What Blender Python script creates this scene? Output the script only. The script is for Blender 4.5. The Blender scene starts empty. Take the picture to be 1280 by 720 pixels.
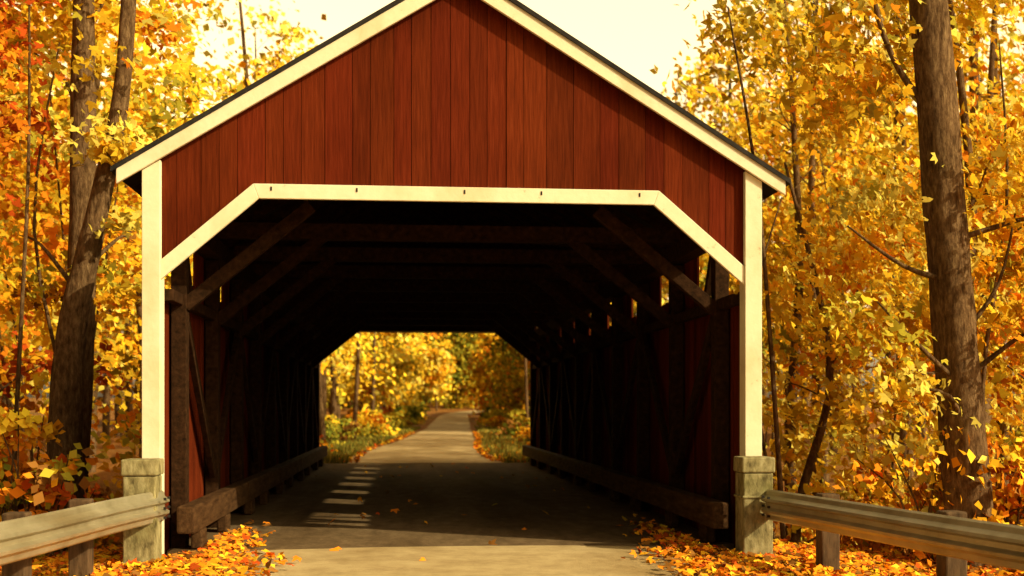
import bpy, math, numpy as np
from mathutils import Vector
rng=np.random.default_rng(7)
S=bpy.context.scene
COL=S.collection
# ---------------- materials
def mat(name):
    m=bpy.data.materials.new(name); m.use_nodes=True
    nt=m.node_tree; b=nt.nodes['Principled BSDF']; return m,nt,b
def N(nt,t,**k):
    n=nt.nodes.new(t)
    for a,v in k.items(): setattr(n,a,v)
    return n
def noise_mat(name,stops,scale=(1,1,1),nscale=5,detail=8,rough=.85,bump=.3,bdist=.02,attr=False,spec=.2,metal=0,rough_n=.6,patch=None):
    m,nt,b=mat(name)
    tc=N(nt,'ShaderNodeTexCoord'); mp=N(nt,'ShaderNodeMapping'); mp.inputs['Scale'].default_value=scale
    nz=N(nt,'ShaderNodeTexNoise'); nz.inputs['Scale'].default_value=nscale; nz.inputs['Detail'].default_value=detail; nz.inputs['Roughness'].default_value=rough_n
    cr=N(nt,'ShaderNodeValToRGB')
    nt.links.new(tc.outputs['Object'],mp.inputs[0]); nt.links.new(mp.outputs[0],nz.inputs['Vector']); nt.links.new(nz.outputs['Fac'],cr.inputs[0])
    e=cr.color_ramp.elements
    e[0].position=stops[0][0]; e[0].color=(*stops[0][1],1)
    e[1].position=stops[-1][0]; e[1].color=(*stops[-1][1],1)
    for p,c in stops[1:-1]:
        x=e.new(p); x.color=(*c,1)
    out=cr.outputs[0]
    if attr:
        at=N(nt,'ShaderNodeAttribute'); at.attribute_name='Col'
        mx=N(nt,'ShaderNodeMix',data_type='RGBA',blend_type='MULTIPLY'); mx.inputs[0].default_value=1
        nt.links.new(out,mx.inputs[6]); nt.links.new(at.outputs['Color'],mx.inputs[7]); out=mx.outputs[2]
    if patch:
        psc,lo,pc=patch
        mp2=N(nt,'ShaderNodeMapping'); mp2.inputs['Scale'].default_value=psc; nt.links.new(tc.outputs['Object'],mp2.inputs[0])
        n2=N(nt,'ShaderNodeTexNoise'); n2.inputs['Scale'].default_value=1; n2.inputs['Detail'].default_value=5; nt.links.new(mp2.outputs[0],n2.inputs['Vector'])
        r2=N(nt,'ShaderNodeMapRange'); r2.inputs[1].default_value=lo; r2.inputs[2].default_value=lo+.2; nt.links.new(n2.outputs['Fac'],r2.inputs[0])
        mx=N(nt,'ShaderNodeMix',data_type='RGBA',blend_type='MULTIPLY'); nt.links.new(r2.outputs[0],mx.inputs[0]); mx.inputs[7].default_value=(*pc,1)
        nt.links.new(out,mx.inputs[6]); out=mx.outputs[2]
    nt.links.new(out,b.inputs['Base Color'])
    b.inputs['Roughness'].default_value=rough; b.inputs['Specular IOR Level'].default_value=spec; b.inputs['Metallic'].default_value=metal
    bp=N(nt,'ShaderNodeBump'); bp.inputs['Strength'].default_value=bump; bp.inputs['Distance'].default_value=bdist
    nt.links.new(nz.outputs['Fac'],bp.inputs['Height']); nt.links.new(bp.outputs[0],b.inputs['Normal'])
    return m
M_red=noise_mat('red_boards',[(.25,(.085,.013,.003)),(.55,(.142,.021,.0045)),(.8,(.18,.032,.009))],(12,12,.8),3,attr=True,bump=.4,rough=.9,spec=.06,patch=((.9,.9,.5),.45,(.65,.6,.55)))
M_white=noise_mat('white_paint',[(.22,(.50,.40,.25)),(.34,(.84,.75,.53)),(.8,(.88,.81,.61))],(3,3,3),4,bump=.2,rough=.7,patch=((1.5,1.5,1.2),.5,(.86,.80,.70)))
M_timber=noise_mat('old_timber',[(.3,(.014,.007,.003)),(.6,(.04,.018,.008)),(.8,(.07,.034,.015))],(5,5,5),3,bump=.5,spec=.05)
M_postw=noise_mat('rail_post_wood',[(.3,(.04,.022,.01)),(.6,(.12,.07,.035)),(.8,(.2,.13,.07))],(6,6,1.5),3,bump=.5)
M_curb=noise_mat('curb_timber',[(.3,(.03,.013,.005)),(.6,(.08,.04,.017)),(.8,(.14,.08,.035))],(6,1,6),3,bump=.5,spec=.08)
M_roof=noise_mat('roofing',[(.3,(.012,.010,.009)),(.7,(.035,.03,.026))],(2,2,2),4)
M_post=noise_mat('weathered_post',[(.3,(.10,.08,.035)),(.5,(.27,.23,.11)),(.75,(.44,.39,.22))],(4,4,2),4,bump=.6,bdist=.02,patch=((2,2,2),.5,(.55,.58,.42)))
M_rail=noise_mat('galvanised_steel',[(.3,(.34,.29,.18)),(.5,(.44,.39,.26)),(.75,(.54,.49,.35))],(1.5,1.5,1.5),2,rough=.42,bump=.04,spec=.5,metal=.55,patch=((.8,.8,3),.5,(.7,.62,.5)))
M_bark=noise_mat('bark',[(.3,(.04,.02,.008)),(.5,(.15,.085,.04)),(.75,(.34,.22,.11))],(7,7,2.2),3,bump=1,bdist=.05,rough=.95,spec=.05,rough_n=.7,patch=((1.2,1.2,.9),.48,(.6,.6,.5)))
M_road=noise_mat('road_surface',[(.3,(.34,.235,.11)),(.5,(.50,.37,.19)),(.75,(.64,.50,.28))],(1,1,1),2.2,12,rough=.95,bump=.7,bdist=.03,rough_n=.78,patch=((.6,.3,.5),.48,(.68,.62,.52)))
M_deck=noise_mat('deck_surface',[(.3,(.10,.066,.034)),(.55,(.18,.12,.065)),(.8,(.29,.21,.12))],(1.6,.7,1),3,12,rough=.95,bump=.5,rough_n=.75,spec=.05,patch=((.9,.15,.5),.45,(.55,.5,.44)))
M_ground=noise_mat('forest_floor',[(.3,(.05,.025,.01)),(.45,(.22,.08,.012)),(.6,(.38,.16,.025)),(.8,(.42,.24,.05))],(1,1,1),6,12,rough=1,bump=1,bdist=.08,rough_n=.8,patch=((.12,.12,.1),.5,(.45,.7,.4)))
def leaf_mat(name,tr=.42):
    m=bpy.data.materials.new(name); m.use_nodes=True; nt=m.node_tree; nt.nodes.clear()
    o=N(nt,'ShaderNodeOutputMaterial'); at=N(nt,'ShaderNodeAttribute'); at.attribute_name='Col'
    d=N(nt,'ShaderNodeBsdfDiffuse'); nt.links.new(at.outputs['Color'],d.inputs[0])
    if tr:
        t=N(nt,'ShaderNodeBsdfTranslucent'); mx=N(nt,'ShaderNodeMixShader'); mx.inputs[0].default_value=tr
        nt.links.new(at.outputs['Color'],t.inputs[0])
        nt.links.new(d.outputs[0],mx.inputs[1]); nt.links.new(t.outputs[0],mx.inputs[2]); nt.links.new(mx.outputs[0],o.inputs[0])
    else: nt.links.new(d.outputs[0],o.inputs[0])
    return m
M_leaf=leaf_mat('autumn_leaves',.35); M_litter=leaf_mat('dry_leaves',0); M_far=leaf_mat('far_leaves',0)
# ---------------- mesh helpers
class MB:
    def __init__(s): s.v=[];s.f=[];s.c=[]
    def add(s,vs,fs,c=(1,1,1)):
        o=len(s.v); s.v+= [tuple(map(float,p)) for p in vs]; s.c+=[(*c,1)]*len(vs)
        s.f+=[tuple(i+o for i in f) for f in fs]
    def box(s,x0,x1,y0,y1,z0,z1,c=(1,1,1)):
        s.add([(x0,y0,z0),(x1,y0,z0),(x1,y1,z0),(x0,y1,z0),(x0,y0,z1),(x1,y0,z1),(x1,y1,z1),(x0,y1,z1)],
              [(0,3,2,1),(4,5,6,7),(0,1,5,4),(1,2,6,5),(2,3,7,6),(3,0,4,7)],c)
    def prism(s,poly,y0,y1,c=(1,1,1)):
        n=len(poly)
        s.add([(x,y0,z) for x,z in poly]+[(x,y1,z) for x,z in poly],
              [tuple(range(n)),tuple(range(2*n-1,n-1,-1))]+[(i,i+n,(i+1)%n+n,(i+1)%n) for i in range(n)],c)
    def beam(s,a,b,w,h,c=(1,1,1)):
        a=Vector(a);b=Vector(b);d=(b-a).normalized()
        up=Vector((0,0,1)) if abs(d.z)<.95 else Vector((0,1,0))
        sd=d.cross(up).normalized()*w/2; u=sd.cross(d).normalized()*h/2
        s.add([a-sd-u,a+sd-u,a+sd+u,a-sd+u,b-sd-u,b+sd-u,b+sd+u,b-sd+u],
              [(0,1,2,3),(7,6,5,4),(0,4,5,1),(1,5,6,2),(2,6,7,3),(3,7,4,0)],c)
    def tube(s,pts,rad,n=10,wob=.0,c=(1,1,1)):
        pts=[Vector(p) for p in pts]; vs=[];k=len(pts)
        ph=rng.uniform(0,6)
        for i,p in enumerate(pts):
            d=(pts[min(i+1,k-1)]-pts[max(i-1,0)]).normalized()
            a=d.cross(Vector((0,1,.1))).normalized(); b=d.cross(a)
            for j in range(n):
                t=2*math.pi*j/n; r=rad[i]*(1+wob*math.sin(3*t+ph+i*.4)+wob*rng.uniform(-1,1))
                vs.append(p+a*math.cos(t)*r+b*math.sin(t)*r)
        fs=[(i*n+j,i*n+(j+1)%n,(i+1)*n+(j+1)%n,(i+1)*n+j) for i in range(k-1) for j in range(n)]
        fs.append(tuple(range((k-1)*n,k*n)))
        s.add(vs,fs,c)
    def obj(s,name,m,parent=None,bevel=0,smooth=False):
        me=bpy.data.meshes.new(name); me.from_pydata(s.v,[],s.f)
        at=me.color_attributes.new('Col','FLOAT_COLOR','POINT'); at.data.foreach_set('color',np.array(s.c,dtype=np.float32).ravel())
        me.materials.append(m)
        if smooth: me.polygons.foreach_set('use_smooth',[True]*len(me.polygons))
        o=bpy.data.objects.new(name,me); COL.objects.link(o)
        if parent: o.parent=parent
        import bmesh
        bm=bmesh.new(); bm.from_mesh(me); bmesh.ops.recalc_face_normals(bm,faces=bm.faces); bm.to_mesh(me); bm.free()
        if bevel:
            b=o.modifiers.new('b','BEVEL'); b.width=bevel; b.segments=2; b.limit_method='ANGLE'
        return o
def empty(name):
    o=bpy.data.objects.new(name,None); COL.objects.link(o); return o
def spline(pts,rad,k=5):
    P=np.array(pts,float);R=np.array(rad,float);n=len(P);out=[];ro=[]
    for i in range(n-1):
        p0=P[max(i-1,0)];p1=P[i];p2=P[i+1];p3=P[min(i+2,n-1)]
        for j in range(k):
            t=j/k
            out.append(.5*((2*p1)+(-p0+p2)*t+(2*p0-5*p1+4*p2-p3)*t*t+(-p0+3*p1-3*p2+p3)*t**3)); ro.append(R[i]*(1-t)+R[i+1]*t)
    out.append(P[-1]);ro.append(R[-1]); return out,ro
# ---------------- leaves
def nrm(a): return a/np.maximum(np.linalg.norm(a,axis=1,keepdims=True),1e-6)
def leaves(name,P,size,C,parent=None,kind='maple',bias=(.8,-.85,.7),m=None):
    n=len(P); nr=nrm(rng.normal(size=(n,3))*.75+np.array(bias)); t=nrm(np.cross(nr,rng.normal(size=(n,3)))); b=np.cross(nr,t)
    s=size[:,None]; V=[]
    def kite(ang,L,W):
        d=t*math.cos(ang)+b*math.sin(ang); q=np.cross(nr,d)
        base=P-t*s*.35
        V.append(np.stack([base,base+d*s*L*.5+q*s*W+nr*s*.07,base+d*s*L-nr*s*.08,base+d*s*L*.5-q*s*W+nr*s*.07],1))
    if kind=='maple':
        kite(0,1,.25); kite(.95,.78,.22); kite(-.95,.78,.22)
    elif kind=='two':
        kite(.45,1,.3); kite(-.75,.85,.28)
    else: kite(0,1,.37)
    k=len(V); V=np.stack(V,1).reshape(-1,3).astype(np.float32); nf=n*k
    me=bpy.data.meshes.new(name); me.vertices.add(nf*4); me.vertices.foreach_set('co',V.ravel())
    me.loops.add(nf*4); me.loops.foreach_set('vertex_index',np.arange(nf*4,dtype=np.int32))
    me.polygons.add(nf); me.polygons.foreach_set('loop_start',np.arange(0,nf*4,4,dtype=np.int32))
    me.update(calc_edges=True)
    at=me.attributes.new('Col','FLOAT_COLOR','POINT')
    c=np.ones((nf*4,4),np.float32); c[:,:3]=np.repeat(C,4*k,axis=0); at.data.foreach_set('color',c.ravel())
    me.materials.append(m or M_leaf); o=bpy.data.objects.new(name,me); COL.objects.link(o)
    if parent: o.parent=parent
    return o
Y_=(.95,.61,.04);LY=(.95,.77,.14);G_=(.93,.45,.022);OR=(.86,.27,.018);RD=(.60,.10,.015);OL=(.48,.40,.04);GR=(.18,.20,.025);BR=(.28,.12,.025)
PAL={'yellow':([Y_,LY,G_,OR,OL],[.42,.27,.18,.05,.08]),'gold':([Y_,G_,OR,OL,LY],[.35,.30,.14,.08,.13]),
 'orange':([OR,G_,RD,Y_],[.45,.3,.1,.15]),'red':([RD,OR,G_],[.3,.5,.2]),'olive':([OL,GR,Y_,BR],[.5,.2,.2,.1]),
 'brush':([OR,G_,BR,OL,RD,Y_],[.30,.25,.15,.11,.08,.11]),'green':([GR,OL],[.5,.5]),'left':([Y_,G_,OL,OR,BR],[.36,.25,.15,.14,.1]),'litter':([OR,G_,RD,BR,Y_],[.40,.2,.14,.20,.06]),
 'road':([Y_,LY,OL,G_,GR],[.36,.22,.22,.12,.08])}
def crown(c,r,ncl,per,cr,ls,pal,zmin=-9,flat=.45):
    c=np.array(c);r=np.array(r)
    d=nrm(rng.normal(size=(ncl,3)))*(rng.random((ncl,1))**.42); cc=c+d*r
    cols,w=PAL[pal]; cols=np.array(cols); ci=rng.choice(len(cols),ncl,p=np.array(w)/sum(w))
    sc=rng.uniform(.6,1.4,(ncl,1,1))
    P=cc[:,None,:]+rng.normal(size=(ncl,per,3))*np.array([cr,cr,cr*flat])*.6*sc
    P[...,2]-=.25*np.sum((P[...,:2]-cc[:,None,:2])**2,-1)/max(cr,.3)
    tone=rng.uniform(.5,1.15,(ncl,1,1))
    C=cols[ci][:,None,:]*tone*rng.uniform(.75,1.2,(ncl,per,1))
    mixm=rng.random((ncl,per))<.2; rc=cols[rng.choice(len(cols),(ncl,per),p=np.array(w)/sum(w))]; C=np.where(mixm[...,None],rc,C)
    P=P.reshape(-1,3);C=np.clip(C.reshape(-1,3),0,.95); sz=ls*rng.uniform(.6,1.3,len(P))
    k=P[:,2]>zmin
    wy=P[:,1]+.643*(P[:,0]-3.6)
    gap=(np.abs(P[:,2]-(3.22+.687*(P[:,0]-3.6)))<.32)&(wy>13.4)&(wy<27)&(P[:,0]>3.6)&(P[:,0]<22)
    k&=~gap
    k&=~((P[:,0]>-3.2)&(P[:,0]<4.3)&(P[:,1]<33)&(P[:,1]>11))
    return P[k],sz[k],C[k],cc
# ---------------- terrain
def sm(a,b,x):
    t=np.clip((x-a)/(b-a),0,1); return t*t*(3-2*t)
def xc(y): y=np.asarray(y,float); return .55+np.maximum(y-36,0)*.050*sm(30,60,y)+.0019*np.clip(y-140,0,110)**2
def hr(y): return .0145*np.maximum(np.asarray(y,float)-92,0)
def gz(x,y):
    x=np.asarray(x,float);y=np.asarray(y,float)
    d=np.abs(x-xc(y)); base=hr(y)-.03
    side=sm(2.7,6.5,d)
    bank=-.35*side+.25*side*np.sin(x*.33+1.3)*np.cos(y*.21)+.02*np.minimum(d,60)*sm(20,60,y)
    creek=-1.9*sm(13.2,17,y)*(1-sm(27,31,y))
    return base+bank+creek
xs=np.concatenate([np.linspace(-260,-32,22),np.arange(-30,34,.5),np.linspace(36,300,34)])
ys=np.concatenate([np.linspace(-60,-4,10),np.arange(-2,60,.5),np.linspace(62,420,90)])
XX,YY=np.meshgrid(xs,ys); ZZ=gz(XX,YY)+rng.normal(size=XX.shape)*.015*(np.abs(XX-xc(YY))>3)
g=MB(); nx=len(xs); g.v=[tuple(p) for p in np.stack([XX,YY,ZZ],-1).reshape(-1,3)]; g.c=[(1,1,1,1)]*len(g.v)
g.f=[(j*nx+i,j*nx+i+1,(j+1)*nx+i+1,(j+1)*nx+i) for j in range(len(ys)-1) for i in range(nx-1)]
g.obj('ground',M_ground,smooth=True)
def roadstrip(name,y0,y1,step,w0,w1):
    r=MB(); yy=np.arange(y0,y1+.01,step); vs=[]
    for y in yy:
        c=float(xc(y));h=float(hr(y)); a=w0+(w1-w0)*float(sm(33,44,y))
        e=(.14*math.sin(y*1.7)+.1*math.sin(y*3.9+1))*(0 if 11.6<y<13 else 1)
        for k in range(7):
            f=k/6*2-1; vs.append((c+f*(a+e*(abs(f)==1)),y,h+.03*(1-f*f)-.012*(abs(f)==1)))
    r.add(vs,[(j*7+i,j*7+i+1,(j+1)*7+i+1,(j+1)*7+i) for j in range(len(yy)-1) for i in range(6)])
    return r.obj(name,M_road,smooth=True)
roadstrip('road',-40,12.5,.5,2.75,2.75); roadstrip('road',32.25,250,.75,2.5,2.25)
# ---------------- covered bridge
CX=.55; Y0=12.0; Y1=32.2
br=empty('covered_bridge')
def rake(x): return 5.84-.609*abs(x-CX)
def opn(x):
    d=abs(x-CX)
    if d>3.0: return 0.1
    if d>2.03: return 2.81+(3.0-d)*.8557+.05
    return 3.69
def gable(y0,y1,name):
    p=MB(); x=CX-3.09
    while x<CX+3.09:
        w=rng.choice([.2,.24,.28,.18]); x1=min(x+w,CX+3.09)
        xa,xb=x+.003,x1-.003; off=rng.uniform(0,.010)
        t=rng.uniform(.8,1.1); c=(t,t*rng.uniform(.85,1.1),t)
        la=opn(max(xa,CX-2.999) if xa<CX else xa); lb=opn(xb if xb<CX else min(xb,CX+2.999))
        top=[(xa,rake(xa)+.1)]
        if xa<CX<xb: top.append((CX,rake(CX)+.1))
        top.append((xb,rake(xb)+.1))
        if xb-xa>.03: p.prism([(xb,lb),(xa,la)]+top,y0+off,y1+off,c)
        x=x1
    p.obj(name,M_red,br)
gable(11.94,11.965,'gable_boards'); gable(Y1-.03,Y1-.005,'far_gable_boards')
bk=MB()
for ya,yb in ((11.98,12.0),(Y1-.06,Y1-.035)):
    pl=[(CX-2.0,3.70),(CX+2.0,3.70),(CX+2.98,2.95),(CX+2.98,rake(CX+2.98)+.09),(CX,5.935),(CX-2.98,rake(CX+2.98)+.09),(CX-2.98,2.95)]
    bk.prism(pl,ya,yb)
bk.obj('gable_backing',M_timber,br)
def trim(ya,yb,yr0,yr1,pre=''):
    t=MB(); L=CX-3.0;R=CX+3.0
    t.prism([(L,2.81),(CX-2.03,3.64),(CX-2.085,3.79),(L,3.007)],ya,yb)
    t.prism([(R,2.81),(R,3.007),(CX+2.085,3.79),(CX+2.03,3.64)],ya,yb)
    t.prism([(CX-2.03,3.64),(CX+2.03,3.64),(CX+2.085,3.79),(CX-2.085,3.79)],ya,yb)
    t.prism([(L-.18,-.05),(L,-.05),(L,rake(L)-.005),(L-.18,rake(L-.18)-.005)],ya-.02,yb+.15)
    t.prism([(R,-.05),(R+.18,-.05),(R+.18,rake(R+.18)-.005),(R,rake(R)-.005)],ya-.02,yb+.15)
    for sg in (-1,1):
        e=CX+sg*3.42
        t.prism([(e,rake(e)-.005),(CX,5.84),(CX,6.01),(e,rake(e)+.165)],yr0,yr1)
    t.obj(pre+'white_trim',M_white,br,bevel=.006)
trim(11.895,11.935,11.83,11.87); trim(Y1+.02,Y1+.06,Y1+.14,Y1+.18,'far_')
rf=MB()
for sg in (-1,1):
    e=CX+sg*3.47
    rf.prism([(e,rake(e)+.14),(CX,5.84+.175),(CX,5.84+.225),(e,rake(e)+.19)],11.81,Y1+.22)
    rf.prism([(CX+sg*3.40,rake(CX+sg*3.40)+.10),(CX,5.94),(CX,5.97),(CX+sg*3.40,rake(CX+sg*3.40)+.135)],11.875,Y1+.13)
rf.obj('roof',M_roof,br)
tb=MB()
for y in np.arange(12.6,Y1-.2,.8):
    for sg in (-1,1):
        tb.beam((CX+sg*3.38,y,rake(CX+sg*3.38)+.03),(CX+sg*.02,y,5.83),.06,.13)
ybay=np.linspace(12.75,Y1-.35,10)
for i,y in enumerate(ybay):
    for sg in (-1,1):
        X=CX+sg*2.97
        tb.box(X-.08,X+.08,y-.09,y+.09,0.0,3.38)
        if i<9: tb.beam((X-sg*.05,y,2.62),(X-sg*1.40,y,3.72),.11,.14)
        if i<9:
            yn=ybay[i+1]
            tb.beam((X-sg*.02,y+.1,.7 if i%2 else 2.6),(X-sg*.02,yn-.1,2.6 if i%2 else .7),.07,.13)
            yy=(y+yn)/2
            if i==0: tb.beam((X+sg*.02,yy-.35,2.72),(X+sg*.02,yy-.75,3.38),.07,.09)
    if i>0: tb.box(CX-3.0,CX+3.0,y-.09,y+.09,3.66,3.86)
    if 0<i<9:
        yn=ybay[min(i+1,9)]
        tb.beam((CX-2.7,y,3.92),(CX+2.7,yn,3.92),.09,.09)
for sg in (-1,1):
    X=CX+sg*2.97
    tb.box(X-.11,X+.11,12.06,Y1-.08,3.40,3.62)
    tb.box(X-.05,X+.05,12.12,Y1-.1,2.62,2.74)
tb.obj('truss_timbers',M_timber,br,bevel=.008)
wl=MB()
for sg in (-1,1):
    y=12.09
    while y<Y1-.06:
        w=rng.uniform(.15,.2); X=CX+sg*(3.07+rng.uniform(0,.012)); t=rng.uniform(.6,1.15)
        ph=((y+w/2-ybay[0])%(ybay[1]-ybay[0]))/(ybay[1]-ybay[0])
        top=2.78+rng.uniform(-.02,.01) if y<14.0 else (2.98+rng.uniform(-.03,.02) if .30<ph<.70 else 3.5)
        wl.box(min(X,X+sg*.025),max(X,X+sg*.025),y+.001,min(y+w,Y1-.05)-.001,-.25,top,(t,t,t)); y+=w
wl.obj('side_wall_boards',M_red,br)
cb=MB()
for sg in (-1,1):
    X=CX+sg*2.77
    for k in range(5):
        a=11.98+k*4.02
        cb.box(X-.09,X+.09,a,min(a+4.0,Y1-.1),.24,.52)
        for q in (.5,2.2): cb.box(X-.04,X+.08,a+q,a+q+.3,.032,.238)
cb.obj('wheel_curb',M_curb,br,bevel=.02)
dk=MB(); dk.box(CX-3.05,CX+3.05,12.47,Y1+.05,-.07,.022)
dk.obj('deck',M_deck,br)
gd=MB()
for sx in (-2.6,-1,1,2.6): gd.box(CX+sx-.15,CX+sx+.15,12.2,Y1-.1,-.65,-.075)
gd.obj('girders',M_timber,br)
ab=MB()
for a,b in ((12.05,13.1),(31.3,32.2)): ab.box(CX-3.6,CX+3.6,a,b,-2.6,-.08)
ab.obj('abutment',M_post,br,bevel=.03)
nl=MB()
for x in np.arange(CX-1.9,CX+2,.93):
    x+=rng.uniform(-.1,.1); nl.box(x-.008,x+.008,11.890,11.894,3.72,3.76)
nl.obj('bolt_heads',M_roof,br)
# ---------------- guard rails
def w_profile():
    return [(-.155,.0),(-.14,.02),(-.10,.03),(-.07,.075),(-.045,.08),(-.02,.03),(.02,.03),(.045,.08),(.07,.075),(.10,.03),(.14,.02),(.155,.0)]
def guard(path,side,postY,endpost):
    E=empty('guard_rail'); r=MB()
    pts,_=spline(path,[1]*len(path),6); pr=w_profile(); n=len(pr); vs=[]
    for i,p in enumerate(pts):
        p=np.array(p); d=np.array(pts[min(i+1,len(pts)-1)])-np.array(pts[max(i-1,0)]); d/=np.linalg.norm(d)
        nn=np.array([d[1],-d[0],0])
        if nn[0]*(-side)<0: nn=-nn
        for th in (0,.006):
            for h,o in pr: vs.append(tuple(p+nn*(o-th)+np.array([0,0,h])))
    fs=[]
    for i in range(len(pts)-1):
        for k in range(n-1):
            a=i*2*n+k;b=(i+1)*2*n+k
            fs.append((a,a+1,b+1,b)); fs.append((a+n,b+n,b+n+1,a+n+1))
        for k in (0,n-1):
            a=i*2*n+k;b=(i+1)*2*n+k; fs.append((a,b,b+n,a+n))
    for i in (0,len(pts)-1):
        for k in range(n-1): a=i*2*n+k; fs.append((a,a+n,a+n+1,a+1))
    r.add(vs,fs); r.obj('w_beam',M_rail,E,smooth=False)
    pm=MB()
    for (x,y) in postY:
        z=float(gz(x,y))
        pm.box(x-.09,x+.09,y-.09,y+.09,z-.2,.70)
    pm.obj('wooden_posts',M_postw,E,bevel=.015)
    ep=MB(); x,y=endpost
    ep.box(x-.155,x+.155,y-.15,y+.15,-.25,.86); ep.box(x-.172,x+.172,y-.165,y+.165,.863,1.02)
    ep.box(x-.17,x+.17,y-.165,y+.165,.60,.63)
    ep.box(x-.19,x+.19,y-.18,y+.2,-.3,.03)
    ep.obj('end_post',M_post,E,bevel=.025)
    bt=MB()
    p=np.array(path[0])
    for dz in (-.09,0,.09):
        for dy in (.12,.3): bt.box(p[0]-side*.09-.012,p[0]-side*.09+.012,p[1]-dy-.012,p[1]-dy+.012,p[2]+dz-.012,p[2]+dz+.012)
    bt.obj('bolts',M_roof,E)
guard([(-2.40,11.72,.55),(-2.60,10.6,.55),(-2.86,8.5,.55),(-3.4,5.5,.55),(-4.2,2,.55)],-1,[(-2.90,10.7),(-3.02,9.35),(-3.35,7.2),(-3.75,5.0),(-4.3,2.4)],(-2.56,11.60))
guard([(3.66,11.45,.54),(3.85,10.2,.54),(4.2,7.9,.54),(4.75,5.5,.54),(5.6,2,.54)],1,[(4.02,10.75),(4.30,8.8),(4.65,6.9),(5.1,5.0)],(3.56,11.60))
# ---------------- trees
def tree(name,pts,rad,crowns,branches=(),leafkind='maple',auto=10,m=None):
    E=empty(name); t=MB()
    P,R=spline(pts,rad,5); t.tube(P,R,14,.05)
    for bp,brd in branches:
        q,r=spline(bp,brd,4); t.tube(q,r,7,.05)
    allP=[];allS=[];allC=[]
    for cr in crowns:
        a,b,c,cc=crown(**cr); allP.append(a);allS.append(b);allC.append(c)
        PP=np.array([list(p) for p in P])
        if auto and len(cc):
            for q in cc[rng.choice(len(cc),min(auto,len(cc)),replace=False)]:
                zi=q[2]-np.linalg.norm(q[:2]-PP[0,:2])*.55
                i=int(np.argmin(np.abs(PP[:,2]-max(zi,PP[0,2]+.8)))); s=PP[i]
                if q[2]<s[2]-.3: continue
                r0=min(R[i]*.3,.04)
                mid=(s+q)/2+np.array([rng.normal()*.2,rng.normal()*.2,.25])
                a2,b2=spline([s,mid,q],[r0,r0*.55,r0*.15],4); t.tube(a2,b2,6,.05)
    t.obj('trunk',M_bark,E,smooth=True)
    if allP: leaves('foliage',np.concatenate(allP),np.concatenate(allS),np.concatenate(allC),E,leafkind,m=m)
    return E
tree('maple_tree',[(6.42,12.5,-.5),(6.33,12.5,0.1),(6.2,12.5,1.8),(6.02,12.5,3.8),(5.84,12.5,6.0),(5.7,12.6,9),(5.6,12.6,13)],[.33,.27,.245,.225,.205,.17,.06],
 [dict(c=(6.6,15.2,8.4),r=(3.2,2.4,4.4),ncl=50,per=90,cr=.75,ls=.14,pal='yellow'),
  dict(c=(5.9,13.6,4.0),r=(1.6,.8,2.6),ncl=26,per=60,cr=.5,ls=.13,pal='yellow'),
  dict(c=(5.2,12.9,5.4),r=(.8,.4,1.6),ncl=8,per=60,cr=.5,ls=.13,pal='yellow'),
  dict(c=(7.2,12.4,3.6),r=(.7,.5,2.8),ncl=16,per=60,cr=.42,ls=.12,pal='yellow'),
  dict(c=(5.35,12.25,2.5),r=(.5,.2,1.2),ncl=5,per=40,cr=.36,ls=.12,pal='yellow')],
 [([(6.1,12.45,2.94),(5.5,12.4,3.1),(4.9,12.5,3.55)],[.045,.025,.01]),
  ([(6.2,12.45,1.78),(5.75,12.3,2.1),(5.2,12.4,2.7)],[.04,.025,.01]),
  ([(5.93,12.5,4.8),(5.5,12.5,5.3),(5.2,12.5,6.1),(5.1,12.5,7.3)],[.05,.035,.028,.02]),
  ([(6.2,12.5,2.3),(6.6,12.4,2.9),(6.8,12.4,3.7)],[.035,.02,.01])],auto=2)
tree('maple_tree',[(-4.5,15.5,-.9),(-4.43,15.5,0),(-4.40,15.5,1.5),(-4.28,15.5,2.7),(-3.95,15.5,4.3),(-3.70,15.5,5.6),(-3.58,15.5,7.2),(-3.5,15.6,10)],[.29,.23,.21,.18,.13,.11,.09,.05],
 [dict(c=(-4.2,17.4,8.5),r=(2.0,1.4,3.0),ncl=30,per=80,cr=.65,ls=.14,pal='gold'),
  dict(c=(-4.6,17,3.2),r=(1.6,.8,1.8),ncl=12,per=60,cr=.5,ls=.13,pal='left'),
  dict(c=(-3.6,15.1,5.2),r=(.6,.4,1.6),ncl=6,per=50,cr=.35,ls=.12,pal='yellow')],auto=3)
tree('maple_tree',[(-4.75,16.6,-1.2),(-4.62,16.6,.5),(-4.50,16.6,3),(-4.46,16.6,6),(-4.5,16.7,10)],[.26,.21,.19,.17,.08],
 [dict(c=(-5.0,19.3,9.5),r=(2.6,1.4,4.2),ncl=36,per=90,cr=.8,ls=.16,pal='yellow')],auto=4)
tree('maple_tree',[(-6.3,15.0,-.6),(-6.25,15,2),(-6.4,15,5),(-6.5,15,9)],[.12,.10,.08,.04],
 [dict(c=(-6.0,15.2,6.2),r=(1.15,1.3,1.9),ncl=34,per=100,cr=.55,ls=.13,pal='red'),
  dict(c=(-6.1,15.4,3.6),r=(.9,1.3,1.3),ncl=12,per=70,cr=.5,ls=.12,pal='left')],auto=5)
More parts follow.
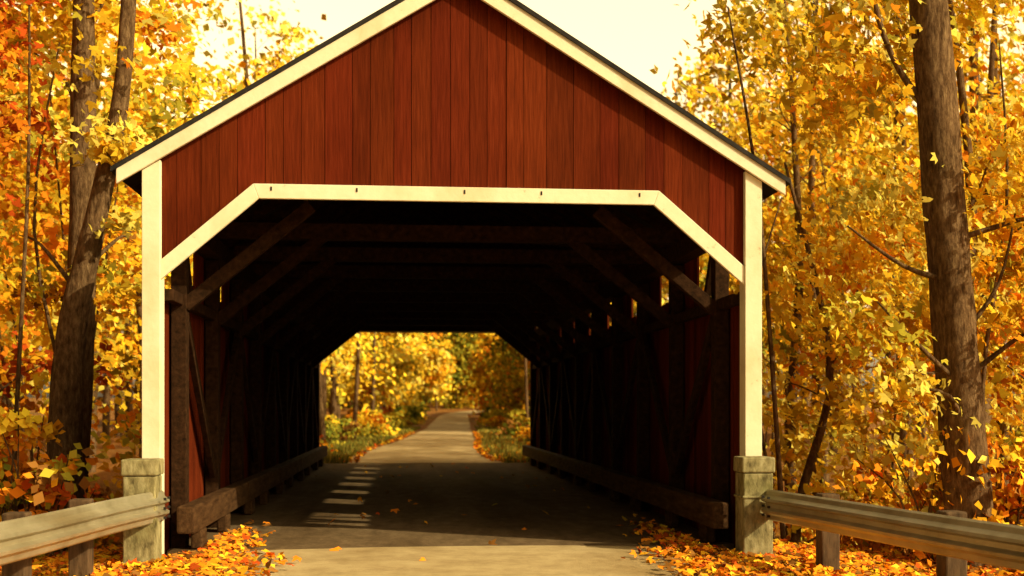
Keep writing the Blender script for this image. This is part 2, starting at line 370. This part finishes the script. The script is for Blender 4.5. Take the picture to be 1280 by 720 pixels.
mid=[(8.2,17,12,2.3,'yellow'),(7.4,21.5,12.5,2.3,'gold'),(10.6,20,13,2.6,'yellow'),(9.2,25,14,2.6,'yellow'),(13.6,26,15,3,'yellow'),(8.8,15.2,7,1.5,'gold'),(10.6,29,16,2.6,'yellow'),(6.2,17.8,8,1.3,'yellow'),
     (-7.0,19,11,2.0,'orange'),(-8.6,23,13,2.4,'gold'),(-6.4,24,13,2.2,'yellow'),(-10.5,28,15,3,'orange'),(-6.6,30,16,2.6,'yellow'),(-5.2,37,17,2.6,'yellow'),(-9.5,36,18,3.2,'gold'),(-4.6,46,16,3.0,'road'),(-7,53,20,3.6,'yellow')]
for X,Y,H,R,pal in mid:
    z=float(gz(X,Y)); w=rng.normal(size=4)*.25; s=Y/16
    tree('autumn_tree',[(X,Y,z-.3),(X+w[0]*.4,Y,z+H*.25),(X+w[1],Y,z+H*.55),(X+w[2],Y,z+H*.95)],[.03+H*.008,.02+H*.007,.015+H*.005,.02],
     [dict(c=(X+w[1],Y+.3,z+H*.58),r=(R,R,H*.47),ncl=int(30+R*7),per=54,cr=.8+.1*R,ls=.155*s**.6,pal=pal)],auto=6,leafkind='maple' if Y<19 else ('two' if Y<24 else 'kite'),m=M_leaf if Y<26 else M_far)
FP=[];FS=[];FC=[];ft=MB()
def ftree(X,Y,H,R,pal,n=26,per=30,trunk=True,low=.12,k=1.18,thin=1):
    z=float(gz(X,Y))
    a,b,c,_=crown(c=(X,Y,z+H*(.5+low/2)),r=(R,R,H*(.5-low/2)),ncl=n,per=per,cr=R*.42,ls=(.09+.0055*Y if Y<100 else .64+.002*(Y-100))*k,pal=pal)
    FP.append(a);FS.append(b);FC.append(c)
    if trunk:
        w=rng.normal()*.4; P,Rr=spline([(X,Y,z-.3),(X+w*.4,Y,z+H*.4),(X+w,Y,z+H*.9)],[(.10+.006*H)*thin,(.07+.005*H)*thin,.04],3); ft.tube(P,Rr,7,.05)
for i in range(34):
    Y=rng.uniform(34,95); X=-rng.uniform(.12,.46)*Y-3; ftree(X,Y,rng.uniform(17,24),rng.uniform(2.6,4),rng.choice(['yellow','gold','left','orange'],p=[.5,.25,.1,.15]))
for i in range(20):
    Y=rng.uniform(30,60); X=rng.uniform(.37,.62)*Y; ftree(X,Y,rng.uniform(15,22),rng.uniform(2.8,3.8),rng.choice(['yellow','gold','left'],p=[.7,.25,.05]))
for i in range(28):
    Y=rng.uniform(72,110); X=Y*rng.uniform(.12,.40); H=(X/Y)*62+12+rng.uniform(-2,2); ftree(X,Y,H,rng.uniform(3,4.4),rng.choice(['yellow','gold','left'],p=[.6,.3,.1]))
for i in range(30):   # finer leaves: this stretch is framed by the bridge
    Y=rng.uniform(48,200); X=float(xc(Y))-5.2-rng.uniform(0,1)**1.5*16-.006*Y; ftree(X,Y,rng.uniform(12,18),rng.uniform(2.4,3.4),rng.choice(['yellow','road','gold','left'],p=[.45,.3,.17,.08]),n=40,per=64,low=.10,k=.72)
for i in range(26):
    Y=rng.uniform(66,210); X=float(xc(Y))+5.4+rng.uniform(0,1)**1.5*14; ftree(X,Y,rng.uniform(10,15),rng.uniform(2.6,3.4),rng.choice(['olive','green','left'],p=[.6,.2,.2]),n=40,per=60,low=.06,k=.75)
for i in range(40):
    Y=rng.uniform(195,285); X=rng.uniform(-30,float(xc(Y))-7); ftree(X,Y,rng.uniform(15,24),4.6,rng.choice(['olive','green','left','gold'],p=[.5,.2,.2,.1]),n=38,per=40,low=0,k=1)
for i in range(26):
    Y=rng.uniform(262,300); X=rng.uniform(-40,90); ftree(X,Y,rng.uniform(20,28),6,rng.choice(['olive','left']),n=34,per=36,low=0)
for X,Y in ((-2.9,42),(-3.6,50),(-2.6,58),(-1.9,66),(6.3,52),(6.9,60),(7.4,70)):   # slim roadside stems
    z=float(gz(X,Y)); w=rng.normal()*.3; P,Rr=spline([(X,Y,z-.3),(X+w*.5,Y,z+4),(X+w,Y,z+11)],[.13,.10,.04],4); ft.tube(P,Rr,8,.05)
leaves('distant_forest',np.concatenate(FP),np.concatenate(FS),np.concatenate(FC),None,'kite',m=M_far)
ft.obj('distant_trunks',M_bark,smooth=True)
# ---------------- undergrowth
UP=[];US=[];UC=[];us=MB()
def bush(X,Y,H,R,pal,n,per,ls):
    z=float(gz(X,Y)); a,b,c,cc=crown(c=(X,Y,z+H*.5),r=(R,R,H*.55),ncl=n,per=per,cr=.34*max(R,.6),ls=ls,pal=pal,zmin=z)
    UP.append(a);US.append(b);UC.append(c)
    for q in cc[:4]:
        p,r=spline([(X+rng.normal()*.1,Y,z-.1),((X+q[0])/2,Y,z+H*.4),tuple(q+np.array([0,0,.2]))],[.016,.012,.005],3); us.tube(p,r,5,0)
for i in range(100):
    Y=rng.uniform(12.4,28); X=rng.uniform(.345,.62)*Y+.2; bush(X,Y,rng.uniform(.8,2.2),rng.uniform(.5,1.0),rng.choice(['brush','orange','gold']),8,36,.10+.003*Y)
for i in range(64):
    Y=rng.uniform(13,30); X=-rng.uniform(.235,.42)*Y-.3; bush(X,Y,rng.uniform(.8,2.2),rng.uniform(.5,1.0),rng.choice(['brush','olive','green'],p=[.5,.35,.15]),8,36,.10+.003*Y)
for i in range(90):
    Y=rng.uniform(33.5,130); sgn=rng.choice([-1,1]); X=float(xc(Y))+sgn*(3.7+rng.random()**2*8); bush(X,Y,rng.uniform(.6,1.8),rng.uniform(.7,1.4),rng.choice(['olive','green','gold','brush'],p=[.45,.25,.15,.15]),8,44,.07+.003*Y)
leaves('undergrowth',np.concatenate(UP),np.concatenate(US),np.concatenate(UC),None,'kite',m=M_far)
us.obj('shrub_stems',M_bark)
st=MB()
for i in range(26):
    Y=rng.uniform(14,34); sg=rng.choice([-1,1]); X=sg*rng.uniform(.30,.56)*Y if sg>0 else -rng.uniform(.26,.4)*Y
    z=float(gz(X,Y)); h=rng.uniform(4,10); w=rng.normal(size=3)*.4
    p,r=spline([(X,Y,z-.2),(X+w[0]*.5,Y,z+h*.35),(X+w[1],Y,z+h*.7),(X+w[1]+w[2],Y,z+h)],[.04,.03,.022,.01],4); st.tube(p,r,7,.05)
st.obj('saplings',M_bark,smooth=True)
# ---------------- grass verge past the bridge
ng=26000
Yg=32.4+(rng.random(ng)**1.4)*60; sg=rng.choice([-1,1],ng,p=[.6,.4]); Xg=xc(Yg)+sg*(2.2+rng.random(ng)*4.5)
hg=rng.uniform(.08,.28,ng); wg=.012+Yg*.0006; zg=gz(Xg,Yg); an=rng.uniform(0,3.14,ng); lx=rng.normal(size=(ng,2))*.08
dx=np.cos(an)*wg;dy=np.sin(an)*wg
V=np.stack([np.stack([Xg-dx,Yg-dy,zg],1),np.stack([Xg+dx,Yg+dy,zg],1),np.stack([Xg+lx[:,0],Yg+lx[:,1],zg+hg],1)],1).reshape(-1,3).astype(np.float32)
me=bpy.data.meshes.new('grass'); me.vertices.add(ng*3); me.vertices.foreach_set('co',V.ravel()); me.loops.add(ng*3); me.loops.foreach_set('vertex_index',np.arange(ng*3,dtype=np.int32))
me.polygons.add(ng); me.polygons.foreach_set('loop_start',np.arange(0,ng*3,3,dtype=np.int32)); me.update(calc_edges=True)
gc=np.array([(.24,.22,.035),(.38,.30,.06),(.14,.16,.03)])[rng.choice(3,ng)]; c=np.ones((ng*3,4),np.float32); c[:,:3]=np.repeat(gc,3,axis=0)
me.attributes.new('Col','FLOAT_COLOR','POINT').data.foreach_set('color',c.ravel()); me.materials.append(M_far); COL.objects.link(bpy.data.objects.new('grass',me))
# ---------------- leaf litter
n=46000
Xl=np.concatenate([rng.uniform(-8,-1.0,n//2),rng.uniform(2.0,10,n//2)]); Yl=rng.uniform(8.5,14.5,n)
d=np.abs(Xl-CX); k=rng.random(n)<sm(1.5,2.55,d)**1.4+.004; k&=~((d<3.2)&(Yl>11.9)); Xl=Xl[k];Yl=Yl[k]
x2=rng.uniform(-2,3.2,60);y2=rng.uniform(9,32,60)
m2=600; s2=rng.choice([-1,1],m2); x4=CX+s2*(2.62-np.abs(rng.normal(size=m2))*.2); y4=11.95+np.abs(rng.normal(size=m2))*1.2
n3=4500; Y3=rng.uniform(32.4,75,n3); s3=rng.choice([-1,1],n3,p=[.35,.65]); X3=xc(Y3)+s3*(1.9+rng.random(n3)**1.3*4)
X=np.concatenate([Xl,x2,x4,X3]);Y=np.concatenate([Yl,y2,y4,Y3])
Z=np.maximum(gz(X,Y),np.where(np.abs(X-xc(Y))<2.75,hr(Y)+.0,-9))+rng.uniform(.03,.08,len(X))
C=np.array(PAL['litter'][0])[rng.choice(5,len(X),p=PAL['litter'][1])]*rng.uniform(.7,1.2,(len(X),1))
leaves('leaf_litter',np.stack([X,Y,Z],1),np.where(Y>30,.13,.09)*rng.uniform(.6,1.3,len(X)),np.clip(C,0,.95),None,'maple',bias=(.3,-.4,2),m=M_litter)
# ---------------- light, sky, camera
el=math.radians(30); az=math.radians(122.7)
sd=Vector((math.sin(az)*math.cos(el),math.cos(az)*math.cos(el),math.sin(el)))
L=bpy.data.lights.new('sun','SUN'); L.energy=5; L.angle=math.radians(.6); L.color=(1,.85,.50)
so=bpy.data.objects.new('sun',L); COL.objects.link(so); so.rotation_euler=(-sd).to_track_quat('-Z','Y').to_euler()
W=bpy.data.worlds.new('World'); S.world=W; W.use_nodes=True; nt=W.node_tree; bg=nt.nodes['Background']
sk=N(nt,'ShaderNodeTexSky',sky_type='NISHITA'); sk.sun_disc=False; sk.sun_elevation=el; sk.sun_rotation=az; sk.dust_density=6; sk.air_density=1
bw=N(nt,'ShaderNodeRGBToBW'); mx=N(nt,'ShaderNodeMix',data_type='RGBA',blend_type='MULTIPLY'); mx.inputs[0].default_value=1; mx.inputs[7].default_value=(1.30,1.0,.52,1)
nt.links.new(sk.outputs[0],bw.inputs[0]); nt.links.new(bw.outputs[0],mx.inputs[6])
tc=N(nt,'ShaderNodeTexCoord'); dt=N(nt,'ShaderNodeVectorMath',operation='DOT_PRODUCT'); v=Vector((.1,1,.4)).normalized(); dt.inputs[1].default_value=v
mr=N(nt,'ShaderNodeMapRange',interpolation_type='SMOOTHSTEP'); mr.inputs[1].default_value=.72; mr.inputs[2].default_value=.97; mr.inputs[3].default_value=1; mr.inputs[4].default_value=6.6  # added glow: sky colour scaled up around +Y as bright haze
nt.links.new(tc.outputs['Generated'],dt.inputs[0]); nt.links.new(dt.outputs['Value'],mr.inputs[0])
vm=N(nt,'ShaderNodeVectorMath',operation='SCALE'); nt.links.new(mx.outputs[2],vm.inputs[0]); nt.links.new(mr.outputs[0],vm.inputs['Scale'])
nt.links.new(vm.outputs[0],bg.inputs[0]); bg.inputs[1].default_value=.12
cam=bpy.data.cameras.new('camera'); co=bpy.data.objects.new('camera',cam); COL.objects.link(co); S.camera=co
cam.sensor_width=36; cam.lens=40.7; cam.shift_y=.119; cam.clip_end=2000; cam.clip_start=.05
cam.dof.use_dof=True; cam.dof.focus_distance=12; cam.dof.aperture_fstop=1.4
co.location=(0,0,1.5); co.rotation_euler=(math.radians(90),0,-math.radians(5.25))
S.view_settings.view_transform='Standard'; S.view_settings.look='None'; S.view_settings.exposure=0
